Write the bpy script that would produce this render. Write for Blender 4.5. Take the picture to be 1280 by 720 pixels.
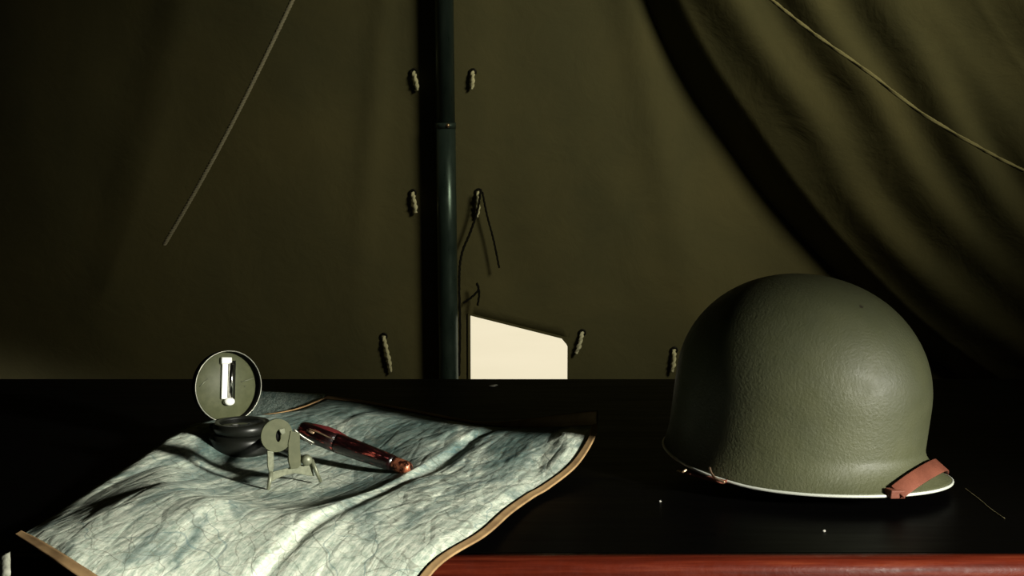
import bpy, bmesh, math, random
from mathutils import Vector, Matrix, noise
random.seed(4)
for o in list(bpy.data.objects): bpy.data.objects.remove(o)
SC = bpy.context.scene; COL = SC.collection
PI = math.pi

# ------------------------------------------------------------------ camera
CAM_H = 1.09; PITCH = math.radians(6.96); F = 1778.0
cd = bpy.data.cameras.new('camera'); cam = bpy.data.objects.new('camera', cd); COL.objects.link(cam)
cd.sensor_width = 36; cd.lens = 36 * F / 1280; cd.clip_start = .02
cam.location = (0, 0, CAM_H); cam.rotation_euler = (PI / 2 - PITCH, 0, 0)
SC.camera = cam
SC.view_settings.view_transform = 'Standard'; SC.view_settings.look = 'None'
SC.view_settings.exposure = 0; SC.view_settings.gamma = 1
SC.view_settings.use_curve_mapping = False

# ------------------------------------------------------------------ world, sun, lamps
w = bpy.data.worlds.new('sky'); SC.world = w; w.use_nodes = True
bg = w.node_tree.nodes['Background']; bg.inputs[0].default_value = (.95, .86, .68, 1); bg.inputs[1].default_value = .3

def lamp(name, kind, loc, aim, energy, color, **kw):
    l = bpy.data.lights.new(name, kind); o = bpy.data.objects.new(name, l); COL.objects.link(o)
    o.location = loc; o.rotation_euler = (Vector(aim) - Vector(loc)).to_track_quat('-Z', 'Y').to_euler()
    l.energy = energy; l.color = color
    for k, v in kw.items(): setattr(l, k, v)
    return o
# hard daylight outside the tent
lamp('sun', 'SUN', (0, 6, 8), (0, 7, 0), 2.6, (1, .95, .85), angle=.01)
# unseen key spot standing in for door daylight, low and to the right
lamp('key_light', 'SPOT', (1.93, -0.38, 1.40), (-0.133, 1.203, 0.334), 680, (1, .985, .87),
     shadow_soft_size=.12, spot_size=math.radians(25.3), spot_blend=.17)
# unseen fill spot added to wash the back canvas with light
lamp('wall_fill', 'SPOT', (1.10, .90, 1.90), (.25, 2.25, 1.20), 60, (1, .96, .66),
     shadow_soft_size=.22, spot_size=math.radians(49), spot_blend=1.0)

# ------------------------------------------------------------------ helpers
def ray(px, py):
    u = Vector((0, math.sin(PITCH), math.cos(PITCH))); f = Vector((0, math.cos(PITCH), -math.sin(PITCH)))
    return f + Vector((1, 0, 0)) * ((px - 640) / F) + u * ((360 - py) / F)
CP = Vector((0, 0, CAM_H))
def onz(px, py, z): d = ray(px, py); return CP + d * ((z - CAM_H) / d.z)
def ony(px, py, y): d = ray(px, py); return CP + d * (y / d.y)

def obj(name, bm, mat, parent=None, smooth=True, mods=()):
    me = bpy.data.meshes.new(name); 
    bmesh.ops.recalc_face_normals(bm, faces=bm.faces) if not getattr(bm, '_keep', False) else None
    bm.to_mesh(me); bm.free()
    for p in me.polygons: p.use_smooth = smooth
    o = bpy.data.objects.new(name, me); COL.objects.link(o); me.materials.append(mat)
    if parent: o.parent = parent
    return o
def thing(name, label, cat, loc=(0, 0, 0), group=None, rotz=0):
    o = bpy.data.objects.new(name, None); COL.objects.link(o); o.location = loc; o.rotation_euler = (0, 0, rotz)
    o.empty_display_size = .02
    return tag(o, label, cat, group)
def tag(o, label, cat, group=None):
    o['label'] = label; o['category'] = cat
    if group: o['group'] = group
    return o
def struct(o): o['kind'] = 'structure'; return o
def bevel(o, w, seg=3, ang=40):
    m = o.modifiers.new('bevel', 'BEVEL'); m.width = w; m.segments = seg; m.limit_method = 'ANGLE'; m.angle_limit = math.radians(ang); return o
def solid(o, t, off=-1):
    m = o.modifiers.new('solid', 'SOLIDIFY'); m.thickness = t; m.offset = off; return o

def add_box(bm, c, s, M=None):
    r = bmesh.ops.create_cube(bm, size=1)['verts']
    for v in r:
        v.co = Vector((v.co.x * s[0] + c[0], v.co.y * s[1] + c[1], v.co.z * s[2] + c[2]))
        if M: v.co = M @ v.co
def add_lathe(bm, prof, n=64, M=None, close=True):
    rings = []
    for r, z in prof:
        ring = []
        for i in range(n):
            a = 2 * PI * i / n; v = Vector((r * math.cos(a), r * math.sin(a), z))
            ring.append(bm.verts.new(M @ v if M else v))
        rings.append(ring)
    for a, b in zip(rings, rings[1:]):
        for i in range(n): bm.faces.new((a[i], a[(i + 1) % n], b[(i + 1) % n], b[i]))
    if close:
        bm.faces.new(rings[0]); bm.faces.new(rings[-1])
def smooth_path(pts, n=12):
    P = [Vector(p) for p in pts]; P = [2 * P[0] - P[1]] + P + [2 * P[-1] - P[-2]]; out = []
    for i in range(1, len(P) - 2):
        for k in range(n):
            t = k / n
            out.append(.5 * (2 * P[i] + (P[i + 1] - P[i - 1]) * t + (2 * P[i - 1] - 5 * P[i] + 4 * P[i + 1] - P[i + 2]) * t * t + (3 * P[i] - P[i - 1] - 3 * P[i + 1] + P[i + 2]) * t ** 3))
    out.append(P[-2]); return out
def add_tube(bm, pts, r, n=10, strands=0, twist=0, cap=True, rf=None):
    rings = []; L = 0; up = Vector((0, 0, 1)); prev = None
    for i, p in enumerate(pts):
        d = (pts[min(i + 1, len(pts) - 1)] - pts[max(i - 1, 0)]).normalized()
        if prev is None:
            x = d.cross(up); x = x.normalized() if x.length > .01 else Vector((1, 0, 0))
        else: x = (prev - d * prev.dot(d)).normalized()
        prev = x; y = d.cross(x)
        if i: L += (p - pts[i - 1]).length
        rr = r * (rf(i / (len(pts) - 1)) if rf else 1)
        ring = []
        for k in range(n):
            a = 2 * PI * k / n; q = rr
            if strands: q = rr * (1 + .28 * math.cos(strands * (a - L * twist)))
            ring.append(bm.verts.new(p + (x * math.cos(a) + y * math.sin(a)) * q))
        rings.append(ring)
    for a, b in zip(rings, rings[1:]):
        for k in range(n): bm.faces.new((a[k], a[(k + 1) % n], b[(k + 1) % n], b[k]))
    if cap: bm.faces.new(rings[0]); bm.faces.new(rings[-1])
def add_ribbon(bm, pts, wid, thick):
    """pts: list of (centre, across, normal)"""
    rings = []
    for c, a, n in pts:
        a = a.normalized() * wid / 2; n = n.normalized() * thick / 2
        rings.append([bm.verts.new(c + q) for q in (-a - n, a - n, a + n, -a + n)])
    for p, q in zip(rings, rings[1:]):
        for k in range(4): bm.faces.new((p[k], p[(k + 1) % 4], q[(k + 1) % 4], q[k]))
    bm.faces.new(rings[0]); bm.faces.new(rings[-1])
def add_grid(bm, nu, nv, fn, hole=None, uv=False, uvf=None):
    V = [[bm.verts.new(fn(i / nu, j / nv)) for j in range(nv + 1)] for i in range(nu + 1)]
    L = bm.loops.layers.uv.new('UVMap') if uv else None
    for i in range(nu):
        for j in range(nv):
            if hole and hole(i, j): continue
            f = bm.faces.new((V[i][j], V[i + 1][j], V[i + 1][j + 1], V[i][j + 1]))
            if uv:
                for l, (a, b) in zip(f.loops, ((i, j), (i + 1, j), (i + 1, j + 1), (i, j + 1))): l[L].uv = uvf(l.vert.co) if uvf else (a / nu, b / nv)
def sm(a, b, x):
    t = min(1, max(0, (x - a) / (b - a))); return t * t * (3 - 2 * t)
def lerp_tab(tab, x):
    if x <= tab[0][0]: return tab[0][1]
    for (a, p), (b, q) in zip(tab, tab[1:]):
        if x <= b: t = (x - a) / (b - a); return p + (q - p) * t
    return tab[-1][1]

# ------------------------------------------------------------------ materials
def mat(name, col, rough=.6, metal=0, spec=.5, coat=0):
    m = bpy.data.materials.new(name); m.use_nodes = True
    b = m.node_tree.nodes['Principled BSDF']
    b.inputs['Base Color'].default_value = (*col, 1); b.inputs['Roughness'].default_value = rough
    b.inputs['Metallic'].default_value = metal; b.inputs['Specular IOR Level'].default_value = spec
    b.inputs['Coat Weight'].default_value = coat
    return m
class NT:
    def __init__(s, m): s.t = m.node_tree; s.b = s.t.nodes['Principled BSDF']
    def n(s, kind, **kw):
        x = s.t.nodes.new(kind)
        for k, v in kw.items():
            if k.startswith('_'): x.inputs[k[1:].replace('_', ' ')].default_value = v
            else: setattr(x, k, v)
        return x
    def l(s, a, b): s.t.links.new(a, b)
    def coords(s, scale=(1, 1, 1), kind='Object', rot=(0, 0, 0)):
        c = s.n('ShaderNodeTexCoord'); m = s.n('ShaderNodeMapping'); s.l(c.outputs[kind], m.inputs[0])
        m.inputs['Scale'].default_value = scale; m.inputs['Rotation'].default_value = rot; return m.outputs[0]
    def noise(s, vec, scale, detail=4, rough=.55, dist=0):
        x = s.n('ShaderNodeTexNoise'); s.l(vec, x.inputs['Vector'])
        x.inputs['Scale'].default_value = scale; x.inputs['Detail'].default_value = detail
        x.inputs['Roughness'].default_value = rough; x.inputs['Distortion'].default_value = dist
        return x.outputs['Fac']
    def ramp(s, fac, stops, interp='LINEAR'):
        r = s.n('ShaderNodeValToRGB'); s.l(fac, r.inputs[0]); e = r.color_ramp.elements; r.color_ramp.interpolation = interp
        while len(e) < len(stops): e.new(.5)
        for q, (p, c) in zip(e, stops):
            q.position = p; q.color = (*c, 1) if len(c) == 3 else c
        return r.outputs[0]
    def mix(s, fac, a, b, mode='MIX'):
        m = s.n('ShaderNodeMix', data_type='RGBA', blend_type=mode)
        if isinstance(fac, (int, float)): m.inputs[0].default_value = fac
        else: s.l(fac, m.inputs[0])
        for v, i in ((a, 6), (b, 7)):
            if isinstance(v, tuple): m.inputs[i].default_value = (*v, 1)
            else: s.l(v, m.inputs[i])
        return m.outputs[2]
    def math(s, op, a, b=0):
        m = s.n('ShaderNodeMath', operation=op)
        for v, i in ((a, 0), (b, 1)):
            if isinstance(v, (int, float)): m.inputs[i].default_value = v
            else: s.l(v, m.inputs[i])
        return m.outputs[0]
    def bump(s, h, strength, dist, nrm=None):
        x = s.n('ShaderNodeBump'); s.l(h, x.inputs['Height']); x.inputs['Strength'].default_value = strength; x.inputs['Distance'].default_value = dist
        if nrm: s.l(nrm, x.inputs['Normal'])
        return x.outputs[0]
    def color(s, c): s.l(c, s.b.inputs['Base Color'])
    def normal(s, n): s.l(n, s.b.inputs['Normal'])

def canvas_mat(name, c0, c1):
    m = mat(name, c0, .95, spec=.1); t = NT(m); v = t.coords()
    t.color(t.ramp(t.noise(v, 3.2, 5, .6, .6), [(.3, c0), (.7, c1)]))
    n1 = t.bump(t.noise(v, 900, 2), .25, .0006)
    n2 = t.bump(t.noise(v, 14, 5, .6, .4), .35, .008, n1)
    t.normal(n2); return m
M = {}
M['canvas'] = canvas_mat('olive_canvas', (.105, .098, .052), (.150, .130, .062))
M['drape'] = canvas_mat('olive_canvas_drape', (.100, .094, .048), (.150, .130, .060))
M['earth'] = mat('tent_earth', (.02, .017, .012), 1, spec=.05)
M['sand'] = mat('sunlit_sand', (.80, .72, .55), 1, spec=.1)
t = NT(M['sand']); v = t.coords(); t.color(t.ramp(t.noise(v, 1.5, 6), [(.3, (.80, .76, .62)), (.7, (.84, .80, .66))]))

M['tabletop'] = mat('black_tabletop', (.0009, .0008, .0008), .42, spec=.05)
t = NT(M['tabletop']); v = t.coords((1, 12, 1))
t.l(t.ramp(t.noise(v, 9, 6), [(.2, (.36,) * 3), (.8, (.52,) * 3)]), t.b.inputs['Roughness'])
M['wood'] = mat('red_brown_wood', (.10, .020, .009), .38, spec=.07)
t = NT(M['wood']); v = t.coords((1.2, 30, 30)); n = t.noise(v, 7, 6, .65)
t.color(t.ramp(n, [(.3, (.036, .0045, .002)), (.55, (.075, .010, .004)), (.75, (.13, .026, .010))]))
v2 = t.coords(); t.normal(t.bump(t.noise(v2, 260, 3), .35, .0006))
t.l(t.ramp(t.noise(v2, 90, 4), [(.3, (.3,) * 3), (.7, (.55,) * 3)]), t.b.inputs['Roughness'])

M['helmet'] = mat('olive_drab_paint', (.085, .092, .050), .5, spec=.38)
t = NT(M['helmet']); v = t.coords()
c = t.ramp(t.noise(v, 22, 5, .6), [(.3, (.056, .060, .030)), (.7, (.070, .073, .035))])
chips = t.ramp(t.noise(v, 75, 2, .4), [(.765, (0, 0, 0)), (.79, (1, 1, 1))])
t.color(t.mix(chips, c, (.022, .016, .010)))
n1 = t.bump(t.noise(v, 420, 3, .6), .50, .0009)
t.normal(t.bump(t.noise(v, 170, 4, .6), .28, .0010, n1))
t.l(t.ramp(t.noise(v, 60, 3), [(.3, (.48,) * 3), (.7, (.62,) * 3)]), t.b.inputs['Roughness'])
M['rimsteel'] = mat('worn_bare_rim', (.62, .64, .56), .42, metal=.25)
M['leather'] = mat('red_brown_leather', (.27, .070, .036), .62, spec=.25)
t = NT(M['leather']); v = t.coords(); t.color(t.ramp(t.noise(v, 60, 5), [(.3, (.115, .034, .019)), (.7, (.175, .055, .032))]))
t.normal(t.bump(t.noise(v, 500, 3), .4, .0006))
M['cord_pale'] = mat('pale_cord', (.80, .72, .52), .9, spec=.1)
M['cord_becket'] = mat('dirty_white_cord', (.80, .75, .50), .9, spec=.1)
M['cord_backlit'] = mat('backlit_cream_cord', (.86, .82, .60), .85, spec=.15)  # lighter cord colour, the sun behind one loop painted in
M['cord_dark'] = mat('dark_cord', (.012, .011, .008), .9, spec=.1)
M['cord_olive'] = mat('olive_cord', (.25, .22, .11), .9, spec=.1)
for k in ('cord_pale', 'cord_becket', 'cord_olive'):
    t = NT(M[k]); v = t.coords(); t.normal(t.bump(t.noise(v, 400, 3), .5, .001))
M['iron'] = mat('blackened_grommet', (.012, .011, .008), .5, metal=.6)
M['pole'] = mat('painted_steel_pole', (.030, .048, .044), .30, metal=.55)
t = NT(M['pole']); v = t.coords((1, 1, .25)); t.color(t.ramp(t.noise(v, 60, 5), [(.35, (.045, .072, .066)), (.7, (.075, .112, .100))]))
t.l(t.ramp(t.noise(v, 120, 4), [(.3, (.25,) * 3), (.7, (.42,) * 3)]), t.b.inputs['Roughness'])
M['olive_metal'] = mat('olive_enamel', (.115, .122, .062), .55, spec=.3)
t = NT(M['olive_metal']); v = t.coords(); t.color(t.ramp(t.noise(v, 160, 5), [(.3, (.062, .068, .032)), (.75, (.088, .093, .047))]))
M['grey_green_metal'] = mat('worn_grey_green_metal', (.20, .21, .14), .45, metal=.3)
t = NT(M['grey_green_metal']); v = t.coords(); t.color(t.ramp(t.noise(v, 260, 4), [(.3, (.11, .12, .075)), (.75, (.20, .21, .14))]))
M['black_metal'] = mat('dark_case_metal', (.011, .012, .009), .36, metal=.3)
M['black_paint'] = mat('black_lining', (.004, .004, .003), .7, spec=.1)
M['bright_metal'] = mat('bright_edge_metal', (.24, .24, .19), .35, metal=.7)
M['chrome'] = mat('polished_metal', (.55, .54, .48), .18, metal=1)
M['white'] = mat('painted_reflection_white', (.86, .86, .80), .3, spec=.5)  # white colour stands in for light reflected off the sighting strip
M['glass'] = mat('compass_glass', (.02, .022, .02), .08, spec=.6)
M['dial'] = mat('black_dial', (.01, .01, .01), .5)
M['pen'] = mat('dark_red_lacquer', (.045, .007, .006), .28, spec=.6, coat=.4)
t = NT(M['pen']); v = t.coords((14, 60, 60)); t.color(t.ramp(t.noise(v, 5, 5, .6), [(.48, (.005, .0015, .0015)), (.60, (.018, .003, .003)), (.68, (.36, .07, .05))]))  # bright red end of the ramp paints glints into the lacquer
v2 = t.coords(); t.normal(t.bump(t.noise(v2, 260, 3), .5, .0010))
M['pen_red'] = mat('rose_red_lacquer', (.12, .018, .018), .35, spec=.6)
M['copper'] = mat('copper_tip', (.50, .17, .085), .34, metal=.7)
t = NT(M['copper']); v2 = t.coords(); t.color(t.ramp(t.noise(v2, 170, 3), [(.42, (.03, .008, .005)), (.55, (.45, .15, .075))])); t.normal(t.bump(t.noise(v2, 350, 2), .6, .0012))
M['brass'] = mat('pale_brass', (.62, .42, .26), .3, metal=.8)
M['border'] = mat('tan_map_binding', (.30, .185, .085), .8, spec=.15)
t = NT(M['border']); v = t.coords(); t.color(t.ramp(t.noise(v, 40, 5), [(.3, (.23, .14, .065)), (.7, (.40, .26, .12))]))
M['lint'] = mat('grey_lint', (.35, .34, .30), .9, spec=.1)

def paper_mat(name, light, dark_amt, seed=0.0):
    m = mat(name, (.6, .66, .58), .75, spec=.2); t = NT(m)
    c = t.n('ShaderNodeTexCoord'); mp = t.n('ShaderNodeMapping'); t.l(c.outputs['UV'], mp.inputs[0])
    mp.inputs['Location'].default_value = (seed, seed, 0); v = mp.outputs[0]
    sep = t.n('ShaderNodeSeparateXYZ'); t.l(c.outputs['UV'], sep.inputs[0])
    # wooded hill country printed in teal, denser on the far half of the sheet
    mp2 = t.n('ShaderNodeMapping'); t.l(v, mp2.inputs[0]); mp2.inputs['Scale'].default_value = (11, 5, 1); mp2.inputs['Rotation'].default_value = (0, 0, .25)
    hill = t.noise(mp2.outputs[0], 1.0, 7, .62, 1.0)
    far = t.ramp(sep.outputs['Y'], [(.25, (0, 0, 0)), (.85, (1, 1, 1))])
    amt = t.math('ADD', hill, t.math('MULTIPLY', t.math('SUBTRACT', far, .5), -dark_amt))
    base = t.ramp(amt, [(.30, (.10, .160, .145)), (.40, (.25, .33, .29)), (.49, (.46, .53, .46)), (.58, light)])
    # hatching streaks
    mp3 = t.n('ShaderNodeMapping'); t.l(v, mp3.inputs[0]); mp3.inputs['Scale'].default_value = (110, 22, 1); mp3.inputs['Rotation'].default_value = (0, 0, .35)
    hat = t.ramp(t.noise(mp3.outputs[0], 1.0, 4, .7, .8), [(.42, (.42, .50, .50)), (.60, (1, 1, 1))])
    base = t.mix(.55, base, hat, 'MULTIPLY')
    # mottling
    base = t.mix(.60, base, t.ramp(t.noise(v, 95, 6, .75), [(.36, (.30, .42, .39)), (.56, (1, 1, 1))]), 'MULTIPLY')
    # contour lines
    cn = t.noise(v, 5.5, 3, .5, .4); fr = t.math('FRACT', t.math('MULTIPLY', cn, 26))
    cl = t.ramp(fr, [(0, (1, 1, 1)), (.06, (1, 1, 1)), (.13, (0, 0, 0))])
    base = t.mix(t.math('MULTIPLY', cl, .22), base, (.30, .25, .15))
    # roads and streams
    def lines(scale, width, col, k, dist):
        nonlocal base
        nz = t.n('ShaderNodeTexNoise'); t.l(v, nz.inputs['Vector']); nz.inputs['Scale'].default_value = scale * 1.3
        vv = t.n('ShaderNodeVectorMath', operation='MULTIPLY_ADD'); t.l(nz.outputs['Color'], vv.inputs[0]); vv.inputs[1].default_value = (dist,) * 3; t.l(v, vv.inputs[2])
        vo = t.n('ShaderNodeTexVoronoi', feature='DISTANCE_TO_EDGE'); t.l(vv.outputs[0], vo.inputs['Vector']); vo.inputs['Scale'].default_value = scale
        f = t.ramp(vo.outputs['Distance'], [(0, (1, 1, 1)), (width, (1, 1, 1)), (width * 2, (0, 0, 0))])
        base = t.mix(t.math('MULTIPLY', f, k), base, col)
    lines(9, .0035, (.12, .13, .10), .50, .05)
    lines(6, .003, (.10, .20, .22), .50, .16)
    lines(22, .008, (.14, .14, .10), .45, .03)
    # town stain
    t.color(base)
    nb = t.bump(t.noise(mp3.outputs[0], .8, 5, .65), .30, .0020)
    vc = t.n('ShaderNodeTexVoronoi', feature='DISTANCE_TO_EDGE'); t.l(mp2.outputs[0], vc.inputs['Vector']); vc.inputs['Scale'].default_value = 2.6
    nb = t.bump(t.ramp(vc.outputs['Distance'], [(0, (0, 0, 0)), (.12, (1, 1, 1))]), .22, .0014, nb)
    t.normal(nb); return m
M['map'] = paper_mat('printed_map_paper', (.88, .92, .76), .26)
M['sheet'] = paper_mat('dull_map_paper', (.20, .26, .22), .1, 3.7)
M['rag'] = mat('pale_crumpled_paper', (.34, .34, .27), .9, spec=.1)
t = NT(M['rag']); v = t.coords(); t.color(t.ramp(t.noise(v, 90, 5), [(.35, (.16, .17, .12)), (.65, (.42, .42, .34))]))
t.normal(t.bump(t.noise(v, 60, 5), .7, .004))

# ------------------------------------------------------------------ ground
bm = bmesh.new(); add_box(bm, (0, 0.25, -.02), (6.4, 4.1, .04)); struct(obj('floor', bm, M['earth'], smooth=False))
bm = bmesh.new(); add_grid(bm, 40, 40, lambda u, v: Vector((-14 + 28 * u, 2.36 + 22 * v, .0 + .03 * noise.noise(Vector((u * 9, v * 9, 0))))))
o = struct(obj('ground_outside', bm, M['sand']))

# ------------------------------------------------------------------ back canvas wall with its lifted door corner
WY = 2.30
TL = ony(588, 394, WY); TR = ony(709.5, 424, WY); BL = ony(587, 473, WY)
XL, XR = TL.x, TR.x; ZB = .50
NXA, NXH, NXB = 150, 24, 150; NZA, NZH, NZB = 14, 24, 110
def wx(i):
    if i <= NXA: return -2.6 + (XL + 2.6) * (i / NXA) ** .7
    if i <= NXA + NXH: return XL + (XR - XL) * (i - NXA) / NXH
    return XR + (3.0 - XR) * ((i - NXA - NXH) / NXB) ** 1.3
def ztop(x):
    z = TL.z + (TR.z - TL.z) * (min(max(x, XL), XR) - XL) / (XR - XL)
    if XR - .012 < x <= XR: z -= .012 * (1 - math.sqrt(max(0, 1 - ((x - XR + .012) / .012) ** 2)))
    return z
def wall_off(x, z):
    d = .018 * noise.noise(Vector((x * 1.1 + z * .5, z * .35, 3.1)))
    d += .016 * noise.noise(Vector((x * 3.4 + z * 1.6, z * .7, 7.7))) * sm(-1.6, -.2, x + 0 * z) 
    d += .006 * noise.noise(Vector((x * 9 + z * 3.5, z * 1.6, 1.7)))
    # pull folds running down from the ridge beside the pole
    for x0, sl, a, wd in ((.05, .22, .012, .03), (-.32, -.32, .010, .035), (-.62, -.52, .016, .05), (.22, .40, .008, .03), (-.14, -.10, .008, .02)):
        q = x - (x0 + sl * (1.9 - z)); d -= a * math.exp(-(q / wd) ** 2) * sm(.7, 1.1, z)
    # hem relief close to the opening
    d *= 1 - math.exp(-((x + .105) / .075) ** 4)
    return d * sm(0, .10, math.hypot(max(XL - x, 0, x - XR), max(z - TL.z, 0)) + .03)
def wall_fn(u, v):
    i = round(u * (NXA + NXH + NXB)); j = round(v * (NZA + NZH + NZB)); x = wx(i); zt = ztop(x)
    if j <= NZA: z = -.01 + (ZB + .01) * j / NZA
    elif j <= NZA + NZH: z = ZB + (zt - ZB) * (j - NZA) / NZH
    else: z = zt + (2.75 - zt) * ((j - NZA - NZH) / NZB)
    return Vector((x, WY + wall_off(x, z), z))
bm = bmesh.new()
add_grid(bm, NXA + NXH + NXB, NZA + NZH + NZB, wall_fn, lambda i, j: NXA <= i < NXA + NXH and NZA <= j < NZA + NZH)
wb = struct(obj('wall_back', bm, M['canvas'])); solid(wb, .003, 0)
# stitched hem around the opening
bm = bmesh.new(); hw = .008
hw = .004
pts = [Vector((XL, WY - .004, ZB)), Vector((XL, WY - .004, TL.z))]
ring = [(XL - hw, ZB), (XL - hw, TL.z + hw), (XR - .004, TR.z + hw), (XR + hw, TR.z + .002), (XR + hw, ZB)]
inn = [(XL, ZB), (XL, TL.z), (XR - .010, TR.z - .0002 + .002), (XR, TR.z - .010), (XR, ZB)]
R1 = [[bm.verts.new((x, yy, z)) for (x, z) in ring] for yy in (WY - .005, WY + .004)]
R2 = [[bm.verts.new((x, yy, z)) for (x, z) in inn] for yy in (WY - .005, WY + .004)]
for k in range(4):
    bm.faces.new((R1[0][k], R1[0][k + 1], R2[0][k + 1], R2[0][k]))
    bm.faces.new((R1[1][k], R2[1][k], R2[1][k + 1], R1[1][k + 1]))
    bm.faces.new((R1[0][k], R1[1][k], R1[1][k + 1], R1[0][k + 1]))
    bm.faces.new((R2[0][k], R2[0][k + 1], R2[1][k + 1], R2[1][k]))
struct(obj('trim_1', bm, M['canvas'], smooth=False))

# other canvas walls and roof (never in the frame, they close the tent)
bm = bmesh.new(); add_grid(bm, 60, 40, lambda u, v: Vector((-2.6 + .03 * noise.noise(Vector((u * 12, v * 2, 0))), -1.7 + 4.1 * u, 2.75 * v)))
solid(struct(obj('wall_left', bm, M['canvas'])), .003)
bm = bmesh.new(); add_grid(bm, 60, 40, lambda u, v: Vector((3.0 + .03 * noise.noise(Vector((u * 12, v * 2, 5))), -1.7 + 4.1 * u, 2.75 * v)))
solid(struct(obj('wall_right', bm, M['canvas'])), .003)
bm = bmesh.new(); add_grid(bm, 60, 40, lambda u, v: Vector((-2.65 + 5.7 * u, -1.7 + .03 * noise.noise(Vector((u * 12, v * 2, 9))), 2.75 * v)))
solid(struct(obj('wall_front', bm, M['canvas'])), .003)
bm = bmesh.new(); add_grid(bm, 60, 60, lambda u, v: Vector((-2.65 + 5.7 * u, -1.75 + 4.15 * v, 2.73 + .03 * noise.noise(Vector((u * 8, v * 3, 2))))))
solid(struct(obj('ceiling', bm, M['canvas'])), .003)

# ------------------------------------------------------------------ gathered canvas drape on the right
DC = smooth_path([ony(px, py, WY - .03) for px, py in ((715, -330), (768, -110), (800, -10), (850, 88), (905, 170), (962, 250), (1042, 342), (1130, 425), (1260, 515), (1420, 600))], 14)
DN = len(DC) - 1
FOLDS = [(.105, .018, .030), (.18, .020, .028), (.26, .022, .028), (.335, .016, .025), (.45, .060, .045), (.555, .045, .026), (.63, .045, .026), (.71, .05, .03), (.80, .05, .035), (.88, .05, .03), (.93, .045, .03), (1.05, .05, .04), (1.2, .05, .05)]
def drape_fn(u, v):
    k = u * DN; i = min(int(k), DN - 1); c = DC[i].lerp(DC[i + 1], k - i)
    s = 1.5 * v ** 1.5
    p = c + Vector((1, 0, .30)) * s
    d = -.035 + .048 * sm(0, .05, s) + .60 * (s - .04 * sm(0, .5, s)) if s < .38 else .013 + .60 * (.38 - .04 * sm(0, .5, .38)) + .10 * (s - .38)
    for s0, a, wd in FOLDS:
        q = s - s0 - .035 * noise.noise(Vector((s0 * 9, u * 3.0, .5)))
        d += a * (.65 + .5 * noise.noise(Vector((s0 * 5, u * 4, 4.4)))) * math.exp(-(q / wd) ** 2)
    d += .008 * noise.noise(Vector((s * 22, u * 5, 2.2))) * sm(.03, .1, s)
    p.y -= d; return p
bm = bmesh.new(); add_grid(bm, 130, 300, drape_fn)
dr = obj('tent_drape', bm, M['drape']); solid(dr, .003, 0); struct(dr)

# ------------------------------------------------------------------ tent pole
PY = WY - .034
pt = ony(555, 0, PY); pb = ony(561, 473, PY)
pole = thing('tent_pole', 'tall dark steel tent pole standing behind the table beside the bright opening', 'pole', (pb.x, PY, 0))
dirx = (pt.x - pb.x) / (pt.z - pb.z)
def pl(z): return Vector((dirx * (z - pb.z), 0, z))
JZ = ony(557, 156, PY).z
bm = bmesh.new(); add_tube(bm, [pl(z) for z in (0.0, .3, .7, .9, JZ)], .0158, 48); obj('lower_section', bm, M['pole'], pole)
bm = bmesh.new(); add_tube(bm, [pl(z) for z in (JZ, 1.7, 2.2, 2.70)], .0150, 48); obj('upper_section', bm, M['pole'], pole)
bm = bmesh.new(); add_tube(bm, [pl(JZ - .006), pl(JZ + .003)], .0164, 48); obj('collar', bm, M['pole'], pole)
bm = bmesh.new(); add_lathe(bm, [(.0001, .0), (.003, .0), (.0035, .002), (.002, .004), (.0001, .0045)], 16, Matrix.Translation(pl(JZ) + Vector((.005, -.0155, -.001))) @ Matrix.Rotation(PI / 2, 4, 'X') @ Matrix.Rotation(-.5, 4, 'Y'))
obj('locking_pin', bm, M['brass'], pole)

# ------------------------------------------------------------------ cords
def rope(name, pts, r, m, label, cat='rope', twist=260, step=14, strands=3):
    P = smooth_path(pts, step); bm = bmesh.new(); add_tube(bm, P, r, 12, strands, twist)
    return tag(obj(name, bm, m), label, cat)
a = ony(372, -14, 2.05); b = ony(205, 306, 2.17)
rope('guy_rope', [a + (b - a) * k / 40 + Vector((0, 0, -.012 * math.sin(PI * k / 40))) for k in range(41)], .0030, M['cord_pale'], 'pale twisted rope slanting down the left canvas wall', twist=420, step=8)
# cord sagging across the drape
pr = [(940, -25), (965, 0), (1020, 44), (1085, 90), (1150, 140), (1220, 182), (1290, 218), (1420, 272), (1650, 340), (2000, 400)]
rope('drape_cord', [ony(px, py, 1.86) for px, py in pr], .0022, M['cord_olive'], 'thin olive cord sagging across the gathered canvas at upper right', twist=300)
rope('lacing_cord', [ony(px, py, WY - .022) for px, py in ((601, 236), (597, 262), (588, 290), (577, 318), (574, 350), (575, 410), (574, 470))], .0018, M['cord_dark'], 'dark lacing cord hanging close beside the pole', 'cord')
rope('lacing_cord', [ony(px, py, WY - .018) for px, py in ((603, 240), (609, 270), (617, 300), (624, 335))], .0015, M['cord_dark'], 'dark cord slanting down to the right from the canvas loop right of the pole', 'cord')
rope('cord_end', [ony(px, py, WY - .024) for px, py in ((579, 379), (590, 371), (598, 362), (596, 354), (599, 366), (597, 382))], .0016, M['cord_dark'], 'small kinked end of dark cord just above the bright opening', 'cord')

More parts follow.
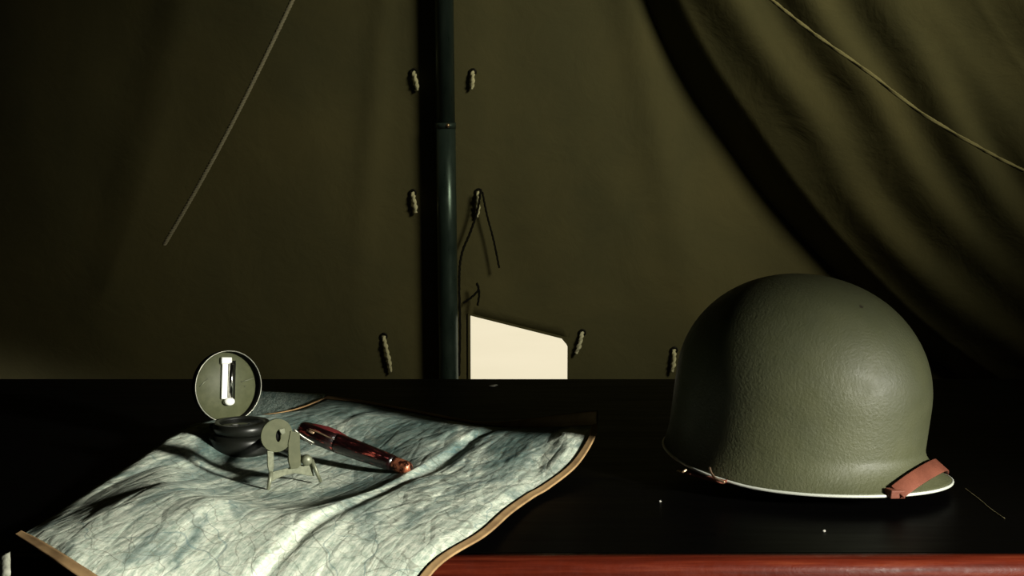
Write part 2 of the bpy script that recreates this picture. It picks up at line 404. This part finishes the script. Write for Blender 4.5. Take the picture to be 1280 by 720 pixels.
# becket loops threaded through grommets
BK = [(517, 90, 22, 12, 'small knotted pale cord loop, upper left of the pole'),
      (591, 90, 20, -4, 'small pale cord loop, upper right of the pole'),
      (516, 241, 24, 8, 'pale cord loop left of the pole at mid height'),
      (598, 240, 30, -3, 'pale cord loop right of the pole above the hanging dark cords'),
      (480, 420, 44, 11, 'long dull cord loop low on the left canvas beside the pole'),
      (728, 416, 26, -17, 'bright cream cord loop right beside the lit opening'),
      (843, 438, 26, -6, 'dim cord loop partly hidden beside the helmet dome')]
for px, py, ln, tilt, lab in BK:
    c = ony(px, py, WY - .006); c.y = WY + wall_off(c.x, c.z) - .004
    L = ln * WY / F * 1.04
    t_ = thing('canvas_loop', lab, 'cord loop', c, 'cord loops along the door flap')
    Mx = Matrix.Rotation(PI / 2, 4, 'X')
    bm = bmesh.new(); add_lathe(bm, [(.0030, -.0015), (.0058, -.0015), (.0062, .0008), (.0052, .0022), (.0038, .0022), (.0030, .0008), (.0030, -.0015)], 24, Mx, close=False); obj('grommet', bm, M['iron'], t_)
    tr = math.radians(tilt); dx, dz = math.sin(tr), -math.cos(tr)
    bm = bmesh.new()
    P = smooth_path([Vector((0, .003, -.001)), Vector((dx * .15 * L, -.006, dz * .15 * L)), Vector((dx * .55 * L + .001, -.008, dz * .55 * L)), Vector((dx * L, -.006, dz * L))], 10)
    add_tube(bm, P, .0031, 12, 2, 330, rf=lambda q: (1.0 + .12 * math.sin(q * 19)) * (1 if q < .93 else .8)); obj('cord', bm, M['cord_backlit' if 'cream' in lab else 'cord_becket'], t_)

# ------------------------------------------------------------------ table
TZ = .75; TF = onz(640, 697, TZ).y; TB = onz(640, 473.5, TZ).y
table = thing('table', 'long black topped table with red-brown wooden front edge', 'table', (.05, (TF + TB) / 2, 0))
W_ = 1.75; D_ = TB - TF
bm = bmesh.new(); add_box(bm, (0, .006, TZ - .012), (W_, D_ - .012, .024)); bevel(obj('tabletop', bm, M['tabletop'], table, False), .002)
bm = bmesh.new()
prof = [(0.0125, 0), (0.003, 0), (-.003, -.002), (-.0065, -.008), (-.007, -.016), (-.0055, -.026), (0, -.030), (.004, -.034), (.004, -.040), (.0125, -.040)]
yf = -D_ / 2
rl = [[bm.verts.new((sx * W_ / 2, yf + a - .001, TZ + b)) for a, b in prof] for sx in (-1, 1)]
for k in range(len(prof)): bm.faces.new((rl[0][k], rl[0][(k + 1) % len(prof)], rl[1][(k + 1) % len(prof)], rl[1][k]))
bm.faces.new(rl[0]); bm.faces.new(rl[1]); obj('edge_moulding', bm, M['wood'], table)
bm = bmesh.new(); add_box(bm, (0, -D_ / 2 + .045, TZ - .075), (W_ - .12, .022, .10)); add_box(bm, (0, D_ / 2 - .045, TZ - .075), (W_ - .12, .022, .10))
add_box(bm, (-W_ / 2 + .06, 0, TZ - .075), (.022, D_ - .10, .10)); add_box(bm, (W_ / 2 - .06, 0, TZ - .075), (.022, D_ - .10, .10)); bevel(obj('apron', bm, M['wood'], table, False), .002)
for sx in (-1, 1):
    for sy in (-1, 1):
        bm = bmesh.new(); add_lathe(bm, [(.020, 0), (.024, .02), (.026, .4), (.030, .60), (.034, .62), (.034, .726)], 24, Matrix.Translation((sx * (W_ / 2 - .06), sy * (D_ / 2 - .045), 0)))
        obj('leg', bm, M['wood'], table)

# ------------------------------------------------------------------ map
MZ = TZ + .0022
def zp(px, py, h): return onz(px, py, TZ + h)
back = smooth_path([zp(410, 496, .004), zp(455, 502, .005), zp(520, 514, .004), zp(600, 529, .006), zp(650, 532, .014), zp(700, 531, .024), zp(747, 528, .034)], 10)
right = smooth_path([zp(747, 528, .034), zp(744, 547, .030), zp(722, 582, .017), zp(688, 610, .008), zp(668, 622, .007), zp(640, 642, .010), zp(608, 670, .012), Vector((-.058, TF - .045, TZ + .003)), Vector((-.085, TF - .10, TZ - .035)), Vector((-.105, TF - .125, TZ - .10))], 10)
left = smooth_path([zp(410, 496, .004), zp(365, 513, .004), zp(300, 523, .006), zp(231, 531, .008), zp(170, 573, .008), zp(110, 611, .007), zp(60, 645, .007), zp(18, 669, .012)], 10)
front = smooth_path([zp(18, 669, .012), zp(55, 693, .010), zp(95, 720, .004), Vector((-.250, TF - .095, TZ - .024)), Vector((-.105, TF - .125, TZ - .10))], 10)
def samp(P, t):
    # arc-length sampling
    if not hasattr(samp, 'c'): samp.c = {}
    k = id(P)
    if k not in samp.c:
        L = [0]
        for a, b in zip(P, P[1:]): L.append(L[-1] + (b - a).length)
        samp.c[k] = L
    L = samp.c[k]; s = t * L[-1]
    import bisect
    i = min(max(bisect.bisect_right(L, s) - 1, 0), len(P) - 2)
    return P[i].lerp(P[i + 1], (s - L[i]) / (L[i + 1] - L[i] + 1e-9))
def map_base(u, v):      # u: along the back edge, v: 0 near edge .. 1 far edge
    w_ = 1 - v
    c = samp(back, u) * (1 - w_) + samp(front, u) * w_ + samp(left, w_) * (1 - u) + samp(right, w_) * u
    c -= (back[0] * (1 - u) * (1 - w_) + back[-1] * u * (1 - w_) + front[0] * (1 - u) * w_ + front[-1] * u * w_)
    return c
def ridge(x): return 1 - abs(2 * (x - math.floor(x)) - 1)
LD = Vector((.35, .937)); CD = Vector((.937, -.35))
def lc(p): return p.x * LD.x + p.y * LD.y, p.x * CD.x + p.y * CD.y
def map_h(u, v, p):
    e = sm(0, .08, u) * sm(0, .06, 1 - u) * sm(0, .05, v) * sm(0, .14, 1 - v)
    l, c = lc(p); n = noise.noise; h = 0; am_ = .40 + .60 * sm(.92, 1.25, l)
    h += .0040 + .0030 * (n(Vector((c * 13, l * 3.2, 1.3))) + .25)
    h += am_ * .0022 * abs(n(Vector((c * 26 + l * 2, l * 5.5, 8.1))))
    h += am_ * .0010 * abs(n(Vector((c * 60, l * 18, 4.1))))
    h += .0004 * n(Vector((c * 130, l * 55, 2.1)))
    # crisp crumple creases at several slants
    for a_, k_, am, sd in ((.25, 9, .0014, 3.), (-.6, 7, .0011, 11.), (1.2, 6, .0011, 23.)):
        x_ = c * math.cos(a_) + l * math.sin(a_); y_ = -c * math.sin(a_) + l * math.cos(a_)
        h += am_ * am * (1 - min(1, abs(n(Vector((x_ * k_, y_ * k_ * .45, sd)))) * 7))
    # the long fold across the middle with its shaded trough
    q = c - CREASE - .010 * n(Vector((l * 7, 3, 0))); h += .0022 * math.exp(-abs((q + .010) / .010) ** 1.2) - .004 * math.exp(-(q / .008) ** 2)
    # soft hollow pressed in the near left part
    for (px, py), am, wc, wl in (((185, 622), -.011, .034, .085), ((150, 592), .007, .022, .12), ((330, 590), .002, .02, .05), ((300, 650), .006, .022, .12), ((560, 560), .004, .02, .1)):
        hl, hc = lc(onz(px, py, TZ)); h += am * math.exp(-((c - hc) / wc) ** 2 - ((l - hl) / wl) ** 2)
    return max(h, .0004) * e
CREASE = (lc(onz(640, 540, TZ))[1] + lc(onz(420, 665, TZ))[1]) / 2
def map_p(u, v, lift=0):
    p = map_base(u, v)
    over = sm(TF + .12, TF - .02, p.y)
    p.z += map_h(u, v, p) * (1 - .3 * over) + lift
    # sheet settles where the compass stands
    q = math.exp(-(((p.x + .205) / .100) ** 2 + ((p.y - 1.32) / .175) ** 2) ** 3)
    p.z = p.z * (1 - q) + (TZ + .0022 + lift + .12 * (p.z - TZ - .002)) * q
    p.z += .011 * sm(.50, 1, u) * sm(1 - BW * 1.05, 1, v)
    if p.y > TF - .006: p.z = max(p.z, TZ + .0018 + lift)
    return p
mp_root = thing('map', 'large creased topographic map with tan border hanging over the table front edge', 'map', (-.18, 1.3, TZ))
Minv = Matrix.Translation((.18, -1.3, -TZ))
BW = .020
def inner(t, b): return b + (1 - 2 * b) * t
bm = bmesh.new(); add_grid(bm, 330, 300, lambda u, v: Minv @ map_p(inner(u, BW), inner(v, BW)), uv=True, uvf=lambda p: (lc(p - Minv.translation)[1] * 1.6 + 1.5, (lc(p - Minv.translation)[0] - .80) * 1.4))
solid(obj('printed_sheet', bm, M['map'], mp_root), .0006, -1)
bm = bmesh.new()
for (u0, u1, v0, v1) in ((0, 1, 1 - BW * .95, 1), (0, 1, 0, BW), (0, BW * .3, .80, 1 - BW), (1 - BW * .95, 1, BW, 1 - BW)):
    nu = 200 if u1 - u0 > .5 else 5; nv = 200 if v1 - v0 > .5 else 5
    add_grid(bm, nu, nv, lambda u, v: Minv @ map_p(u0 + (u1 - u0) * u, v0 + (v1 - v0) * v, .0006))
solid(obj('border', bm, M['border'], mp_root), .0014, 0)

# second sheet beneath, dull
bm = bmesh.new()
q0, q1, q2, q3 = zp(305, 487, .002), zp(408, 492, .002), zp(372, 535, .002), zp(262, 535, .002)
def sheet_fn(u, v):
    p = (q3 * (1 - u) + q2 * u) * (1 - v) + (q0 * (1 - u) + q1 * u) * v
    p.z = TZ + .0008 + .0010 * abs(noise.noise(Vector((u * 4, v * 4, 0)))); return p
add_grid(bm, 40, 30, sheet_fn, uv=True)
solid(tag(obj('paper_sheet', bm, M['sheet']), 'dull grey-green sheet lying behind the compass, half under the map', 'paper'), .0006, 1)

# crumpled paper at the near left corner of the table
bm = bmesh.new()
c0 = zp(13, 690, .03)
def rag_fn(u, v):
    p = c0 + Vector((.0105, -.030, -.020)) * 1.5 * v + Vector((-.12, .01, -.058)) * u
    p.z += .0022 * noise.noise(Vector((u * 16, v * 6, 3))) - .02 * u * u * v
    p.y -= .008 * abs(noise.noise(Vector((u * 14, v * 3, 9))))
    p.z = max(p.z, TZ + .001) if p.y > TF - .008 else p.z
    return p
add_grid(bm, 50, 40, rag_fn)
solid(tag(obj('crumpled_paper', bm, M['rag']), 'pale crumpled paper corner at the near left edge of the table', 'paper'), .0008, 0)

# ------------------------------------------------------------------ compass
yaw = math.radians(36)                     # the sighting axis points right and towards the viewer
N = Vector((math.sin(yaw), -math.cos(yaw), 0)); T = Vector((math.cos(yaw), math.sin(yaw), 0))
CB = onz(303, 563, TZ + .006); CB.z = TZ + .0052
comp = thing('compass', 'olive metal lensatic compass with its round cover raised, standing on the map', 'compass', CB, rotz=yaw)
# local frame: -Y = N (towards eyepiece), X = T
bm = bmesh.new(); add_lathe(bm, [(.001, 0), (.029, 0), (.0315, .0015), (.032, .004), (.032, .015), (.0305, .018), (.026, .0195), (.001, .0195)], 72); obj('case', bm, M['black_metal'], comp)
bm = bmesh.new(); add_lathe(bm, [(.0235, .0195), (.0265, .0195), (.0280, .022), (.0285, .026), (.0272, .0300), (.0240, .0308), (.0222, .0300), (.0222, .0255), (.0235, .0195)], 72, close=False)
bz = obj('bezel', bm, M['black_metal'], comp)
bm = bmesh.new(); add_lathe(bm, [(.0005, .0275), (.0222, .0275), (.0222, .0285), (.0005, .0285)], 64); obj('glass', bm, M['glass'], comp)
bm = bmesh.new(); add_box(bm, (0, .031, .016), (.030, .010, .010)); add_tube(bm, [Vector((-.018, .035, .021)), Vector((.018, .035, .021))], .0034, 16); bevel(obj('hinge', bm, M['black_metal'], comp), .001)
# cover, a shallow dish seen from inside
R = .0365
Ml = Matrix.Translation((-.0035, .036, .024)) @ Matrix.Rotation(math.radians(6), 4, 'Y') @ Matrix.Rotation(math.radians(-6), 4, 'X') @ Matrix.Translation((0, 0, R)) @ Matrix.Rotation(PI / 2, 4, 'X')
cover = thing('cover', 'x', 'x'); del cover['label'], cover['category']; bpy.data.objects.remove(cover)
bm = bmesh.new(); add_lathe(bm, [(.0005, 0), (R - .002, 0), (R - .0005, .001), (R - .0005, .0020), (R - .0008, .0025), (.0005, .0025)], 96, Ml)
cover = obj('cover', bm, M['olive_metal'], comp); cover['label'] = 'olive green round cover raised upright'
bm = bmesh.new(); add_lathe(bm, [(R - .0014, .0026), (R - .0014, .0105), (R - .0004, .0105), (R - .0004, .0015)], 96, Ml, close=False); obj('cover_wall', bm, M['black_paint'], cover)
bm = bmesh.new(); add_lathe(bm, [(R - .0010, .0105), (R - .0002, .0100), (R + .0002, .0106), (R - .0002, .0111), (R - .0010, .0110), (R - .0010, .0105)], 96, Ml, close=False); obj('cover_rim', bm, M['bright_metal'], cover)
# sighting window on the cover face (local cover plane: x right, y up)
Mw = Ml @ Matrix.Translation((.000, .006, .0026))
bm = bmesh.new(); add_box(bm, (-.0020, .0010, .0015), (.0065, .0400, .0030), Mw); bevel(obj('sight_plate', bm, M['white'], cover, False), .0006)
bm = bmesh.new(); add_box(bm, (-.001, .0200, .0022), (.0115, .0070, .0044), Mw); bevel(obj('sight_block', bm, M['white'], cover, False), .001)
bm = bmesh.new(); add_tube(bm, [Mw @ Vector((.0044, -.018, .0036)), Mw @ Vector((.0044, .018, .0036))], .0030, 24); obj('sight_tube', bm, M['chrome'], cover)
bm = bmesh.new(); add_tube(bm, [Mw @ Vector((.0078, -.019, .0022)), Mw @ Vector((.0078, .020, .0022))], .0018, 16); obj('sight_slot', bm, M['black_paint'], cover)
bm = bmesh.new(); add_lathe(bm, [(.0003, .0), (.0056, .0), (.0056, .0050), (.0044, .0066), (.0003, .0070)], 32, Mw @ Matrix.Translation((.0030, -.0215, 0)) @ Matrix.Diagonal((1, .72, 1, 1))); obj('sight_button', bm, M['white'], cover)
for (x0, y0, x1, y1) in ((.017, .004, .031, .008), (-.028, .000, -.020, .007), (.0215, -.001, .022, .000)):
    bm = bmesh.new(); add_tube(bm, [Ml @ Vector((x0, y0, .0028)), Ml @ Vector((x1, y1, .0028))], .0006, 8); obj('scratch_ridge', bm, M['grey_green_metal'], cover)
# eyepiece arm running forward from the case
EP = onz(366, 609, TZ + .004)                            # ground point of the bracket
el = Matrix.Rotation(-yaw, 3, 'Z') @ (Vector((EP.x, EP.y, 0)) - Vector((CB.x, CB.y, 0)))
ex, ey = el.x, el.y
GZ = .0002
bm = bmesh.new(); add_tube(bm, smooth_path([Vector((.006, -.030, .014)), Vector((.5 * ex + .01, (ey - .03) * .55, .020)), Vector((ex + .006, ey + .004, .024))], 10), .0042, 16); obj('eyepiece_arm', bm, M['black_metal'], comp)
Me = Matrix.Translation((ex, ey, GZ)) @ Matrix.Rotation(math.radians(-12), 4, 'Z') @ Matrix.Rotation(PI / 2, 4, 'X')   # plate plane: x right, y up, z to viewer
S_ = 1 / 1340.0
def e(px, py, z=0): return Me @ Vector(((px - 366) * S_ * 1.12, (610 - py) * S_, z))
def plate(name, outline, th, m, parent, z=0, bev=.0004):
    bm = bmesh.new(); A = [bm.verts.new(e(x, y, z)) for x, y in outline]; B = [bm.verts.new(e(x, y, z + th)) for x, y in outline]; n = len(A)
    bm.faces.new(A[::-1]); bm.faces.new(B)
    for k in range(n): bm.faces.new((A[k], A[(k + 1) % n], B[(k + 1) % n], B[k]))
    o = obj(name, bm, m, parent, False); bevel(o, bev, 2); return o
# sight disc with an open keyhole slot: ring of quads between slot and rim
bm = bmesh.new(); n = 48; cx, cy, rx, ry = 349.0, 545.5, 17.5, 20.5
slot = []
for k in range(n):
    a = 2 * PI * k / n; slot.append((cx + 1.5 + 2.6 * math.cos(a), cy + 1 + (7.0 if math.sin(a) > 0 else 7.0) * -math.sin(a)))
ringv = [[], [], [], []]
for k in range(n):
    a = 2 * PI * k / n; ox, oy = cx + rx * math.cos(a), cy - ry * math.sin(a)
    ringv[0].append(bm.verts.new(e(ox, oy, 0))); ringv[1].append(bm.verts.new(e(ox, oy, .002)))
    ringv[2].append(bm.verts.new(e(*slot[k], 0))); ringv[3].append(bm.verts.new(e(*slot[k], .002)))
for k in range(n):
    j = (k + 1) % n
    for a, b in ((0, 1), (1, 3), (3, 2), (2, 0)): bm.faces.new((ringv[a][k], ringv[a][j], ringv[b][j], ringv[b][k]))
ed = obj('eyepiece', bm, M['olive_metal'], comp, False); bevel(ed, .0004, 2); ed['label'] = 'small round olive eyepiece disc with a dark slot'
bm = bmesh.new(); add_lathe(bm, [(.0002, 0), (.0085, 0), (.0085, -.003), (.0002, -.003)], 32, Me @ Matrix.Translation(((cx - 366) * S_ * 1.12, (610 - cy) * S_, -.0005))); obj('lens_cup', bm, M['black_paint'], ed)
plate('slot_tab', [(351, 538), (357, 537), (358, 543), (354, 545), (352, 541)], .0012, M['grey_green_metal'], ed, .0022)
plate('bracket_post', [(338, 563), (345, 565), (345, 583), (343, 592), (340, 592), (338, 582)], .0028, M['grey_green_metal'], comp)
plate('bracket_plate', [(361, 556), (364, 541), (374, 545), (374, 562), (375, 584), (371, 588), (363, 588), (361, 578)], .0040, M['olive_metal'], comp, -.001)
pts = [(341, 591), (352, 589), (370, 586), (388, 585), (390, 601), (384, 600), (376, 597), (368, 595), (358, 596), (349, 599), (342, 603)]
plate('cross_plate', pts, .0016, M['grey_green_metal'], comp, -.0015)
bm = bmesh.new(); add_lathe(bm, [(.0003, -.002), (.0042, -.002), (.0050, 0), (.0050, .0035), (.0035, .0055), (.0003, .006)], 24, Me @ Matrix.Translation(((381 - 366) * S_ * 1.12, (610 - 579) * S_, .001))); obj('bracket_knob', bm, M['grey_green_metal'], comp)
for a_, b_ in (((342, 589), (337, 613.5)), ((387, 580), (396, 607.5))):
    bm = bmesh.new(); add_tube(bm, [e(*a_, .001), e((a_[0] + b_[0]) / 2, (a_[1] + b_[1]) / 2, .003), e(*b_, .004)], .0019, 12, rf=lambda q: 1.15 - .35 * q); obj('leg', bm, M['grey_green_metal'], comp)
bm = bmesh.new(); add_tube(bm, smooth_path([e(369, 541, -.003), e(380, 552, -.002), e(391, 560, -.001)], 6), .0010, 8); obj('bracket_wire', bm, M['bright_metal'], comp)

# ------------------------------------------------------------------ pen propped on the compass bracket
P0 = onz(376, 537, TZ + .036); P1 = onz(513, 587, TZ + .0125)
ax = (P1 - P0); LP = ax.length; ax.normalize()
Mp = Matrix.Translation(P0) @ ax.to_track_quat('X', 'Z').to_matrix().to_4x4()
pen = thing('pen', 'dark red lacquered pen with a copper tip, propped against the compass on the map', 'pen', P0); pen.rotation_euler = ax.to_track_quat('X', 'Z').to_euler()
RX = Matrix.Rotation(PI / 2, 4, 'Y')
k = LP
bm = bmesh.new(); add_lathe(bm, [(.0005, 0), (.0078, .001), (.0090, .004), (.0092, .03), (.0094, .045)], 40, RX); obj('cap', bm, M['pen'], pen)
bm = bmesh.new(); add_lathe(bm, [(.0093, .045), (.0094, .048), (.0088, k * .6), (.0078, k * .82), (.0071, k - .019)], 40, RX); obj('barrel', bm, M['pen'], pen)
bm = bmesh.new(); add_lathe(bm, [(.0068, k - .019), (.0070, k - .017), (.0066, k - .004), (.0052, k - .001), (.0006, k)], 40, RX); obj('tip', bm, M['copper'], pen)
bm = bmesh.new()   # raised rose coloured crest along the top of the cap
cr = [(.004, .0082, .0030), (.015, .0098, .0045), (.028, .0112, .0052), (.040, .0108, .0048), (.052, .0088, .0035), (.060, .0078, .0015)]
rings = []
for x, z, wd in cr:
    rings.append([bm.verts.new((x, yy + .003, zz)) for yy, zz in ((-wd, z - .005), (-wd * .7, z - .001), (0, z), (wd * .7, z - .001), (wd, z - .005))])
for a, b in zip(rings, rings[1:]):
    for q in range(4): bm.faces.new((a[q], a[q + 1], b[q + 1], b[q]))
    bm.faces.new((a[4], a[0], b[0], b[4]))
bm.faces.new(rings[0]); bm.faces.new(rings[-1]); obj('crest', bm, M['pen_red'], pen)['label'] = 'rose red raised crest'
bm = bmesh.new(); add_tube(bm, smooth_path([Vector((.014, -.0060, .0062)), Vector((.025, -.0070, .0066)), Vector((.042, -.0070, .0052)), Vector((.060, -.0066, .0050))], 8), .0008, 8); add_box(bm, (.017, -.0072, .0040), (.009, .0022, .0030)); obj('clip', bm, M['brass'], pen)
bm = bmesh.new(); add_tube(bm, smooth_path([Vector((.001, -.0066, -.002)), Vector((.010, -.0084, -.004)), Vector((.021, -.0078, -.0075))], 8), .0008, 8); obj('wire', bm, M['bright_metal'], pen)
for x in (.066, .078, .092, .101):
    bm = bmesh.new(); add_tube(bm, [Vector((x, -.0056, .0053)), Vector((x + .007, -.0056, .0052))], .0011, 8, rf=lambda q: .5 + 1.5 * q * (1 - q)); obj('inlay', bm, M['pen_red'], pen)

# ------------------------------------------------------------------ helmet
HC = onz(987, 597, TZ); phi = math.radians(33)
helm = thing('steel_helmet', 'olive green steel army helmet with rough paint resting on the black tabletop', 'helmet', (HC.x, HC.y, TZ), rotz=-phi)
TILT = Matrix.Rotation(math.radians(6.5), 4, 'Y') @ Matrix.Rotation(-phi, 4, 'Z')
AX, AY, HT = .1195, .1060, .1850
Z0 = .078
def fr(a, p=2): return max(0, math.cos(a)) ** p
def bk(a, p=2): return max(0, -math.cos(a)) ** p
def rim_z(a): return .0025 + .017 * fr(a, 1.6) + .006 * bk(a, 2)
def rim_out(a): return .0035 + .0245 * fr(a, 2.0)
def hel(a, t):
    """t 0 at the rim .. 1 at the crown"""
    ca, sa = math.cos(a), math.sin(a)
    zb = .036 + .006 * fr(a, 2)
    if t < .22:
        q = t / .22; z = rim_z(a) + (zb - rim_z(a)) * q
        o = rim_out(a) * (1 - q) ** 2.0
    elif t < .42:
        q = (t - .22) / .20; z = zb + (Z0 - zb) * q; o = 0
    else:
        q = (t - .42) / .58; th = q * PI / 2
        e_ = 2 / 2.05
        k = math.cos(th) ** e_ if q < 1 else 0
        z = Z0 + (HT - Z0) * math.sin(th) ** e_
        return Vector((AX * ca * k, AY * sa * k, z))
    return Vector(((AX + o) * ca, (AY + o) * sa, z))
LOW = min((TILT @ hel(2 * PI * i / 90, 0)).z for i in range(90))
helm.rotation_euler = TILT.to_euler(); helm.location.z = TZ - LOW + .0028
HM = Matrix.Translation(helm.location) @ TILT; HMI = HM.inverted()
bm = bmesh.new(); na, nt = 128, 90; rings = []
for j in range(nt): rings.append([bm.verts.new(hel(2 * PI * i / na, j / nt)) for i in range(na)])
top = bm.verts.new((0, 0, HT))
for a, b in zip(rings, rings[1:]):
    for i in range(na): bm.faces.new((a[i], a[(i + 1) % na], b[(i + 1) % na], b[i]))
for i in range(na): bm.faces.new((rings[-1][i], rings[-1][(i + 1) % na], top))
sh = obj('shell', bm, M['helmet'], helm); solid(sh, .0018, -1)
bm = bmesh.new(); pts = [hel(2 * PI * i / 160, 0) + Vector((0, 0, -.0008)) for i in range(161)]
add_tube(bm, pts, .0014, 10, cap=False); obj('rim', bm, M['rimsteel'], helm)['label'] = 'worn bare metal rim'
# liner inside
bm = bmesh.new(); rings = []
for j in range(24):
    rings.append([bm.verts.new(hel(2 * PI * i / 64, .10 + .9 * j / 24) * .955) for i in range(64)])
top = bm.verts.new((0, 0, HT * .955))
for a, b in zip(rings, rings[1:]):
    for i in range(64): bm.faces.new((a[i], a[(i + 1) % 64], b[(i + 1) % 64], b[i]))
for i in range(64): bm.faces.new((rings[-1][i], rings[-1][(i + 1) % 64], top))
obj('liner', bm, M['black_paint'], helm)
# leather chin strap over the visor
SA = 31
def strap_c(a_deg):
    a = math.radians(a_deg); t_ = .085 * max(0, 1 - (abs(a_deg) / SA) ** 2.2)
    p = hel(a, t_); q = hel(a, t_ + .01); up = (q - p).normalized(); tan = Vector((-math.sin(a), math.cos(a), 0))
    n = tan.cross(up).normalized()
    if n.dot(Vector((math.cos(a), math.sin(a), .5))) < 0: n = -n
    return p, up, n
S = []
angs = [-SA + 2 * SA * i / 60 for i in range(61)]
C_ = []
for g in angs:
    p, up, n = strap_c(g); C_.append((p + n * (.0032 + .003 * (1 - abs(g) / SA)), up, n))
for i, (c, up, n) in enumerate(C_):
    d = (C_[min(i + 1, 60)][0] - C_[max(i - 1, 0)][0]).normalized()
    S.append((c, n.cross(d), n))
c, acr, n = S[0]; c2, acr2, n2 = S[-1]
pre = [(c + Vector((-.016, .004, -.0035)), acr, Vector((0, 0, -1))), (c + Vector((-.006, .0, -.0050)), acr, Vector((.3, 0, -1)))]
post = [(c2 + Vector((-.006, -.0, -.0050)), acr2, Vector((.3, 0, -1))), (c2 + Vector((-.016, -.004, -.0035)), acr2, Vector((0, 0, -1)))]
bm = bmesh.new(); add_ribbon(bm, S, .0145, .0020); st = obj('leather_strap', bm, M['leather'], helm); bevel(st, .0005, 2)
st['label'] = 'red-brown leather strap over the visor'
bm = bmesh.new(); a0 = math.radians(-SA); p = hel(a0, 0)
tn = Vector((math.sin(-a0), math.cos(a0), 0)).normalized()
add_box(bm, (0, 0, 0), (.010, .0165, .0075), Matrix.Translation(p + Vector((-.001, .001, -.0002 + .0012))) @ Matrix.Rotation(a0, 4, 'Z')); bevel(obj('strap_keeper', bm, M['leather'], helm, False), .0012)
# chin strap ends lying at the back
def loc(px, py, h):
    return HMI @ onz(px, py, TZ + h)
bm = bmesh.new()
P = smooth_path([loc(912, 602, .016), loc(903, 602, .020), loc(890, 599, .020), loc(876, 595, .016), loc(862, 591, .018), loc(848, 588, .014)], 8)
add_ribbon(bm, [(p, Vector((0, 1, .5)), Vector((0, -.5, 1))) for p in P], .0045, .0016); obj('chin_strap', bm, M['leather'], helm)
for seq in (((906, 603, .022), (895, 598, .024), (889, 591, .027), (887, 585, .029)), ((858, 587, .024), (853, 590, .022), (847, 589, .020))):
    bm = bmesh.new(); add_tube(bm, smooth_path([loc(*q) for q in seq], 8), .0011, 8); obj('strap_buckle', bm, M['brass'], helm)

# ------------------------------------------------------------------ bits on the tabletop
def bit(px, py, s, lab, name='lint'):
    c = onz(px, py, TZ); bm = bmesh.new(); bmesh.ops.create_icosphere(bm, subdivisions=2, radius=1)
    for v in bm.verts:
        v.co *= 1 + .5 * noise.noise(v.co * 2 + Vector((px, 0, 0))); v.co = Vector((v.co.x * s[0], v.co.y * s[1], v.co.z * s[2] + s[2] * .9))
    o = obj(name, bm, M['lint']); o.location = c; tag(o, lab, 'lint'); return o
bit(617, 483, (.0045, .0080, .0012), 'small grey flake on the tabletop below the bright opening', 'paper_flake').rotation_euler = (0, 0, -.6)
bit(825, 628, (.0012, .0014, .0010), 'tiny pale speck on the tabletop left of the helmet')
bit(1030, 665, (.0014, .0012, .0010), 'tiny pale speck on the tabletop in front of the helmet')
bm = bmesh.new(); add_tube(bm, smooth_path([onz(1206, 610, TZ + .0006), onz(1222, 622, TZ + .0006), onz(1240, 637, TZ + .0006), onz(1256, 648, TZ + .0006)], 8), .00022, 6)
tag(obj('thread', bm, M['cord_olive']), 'fine thread lying on the tabletop right of the helmet', 'thread')
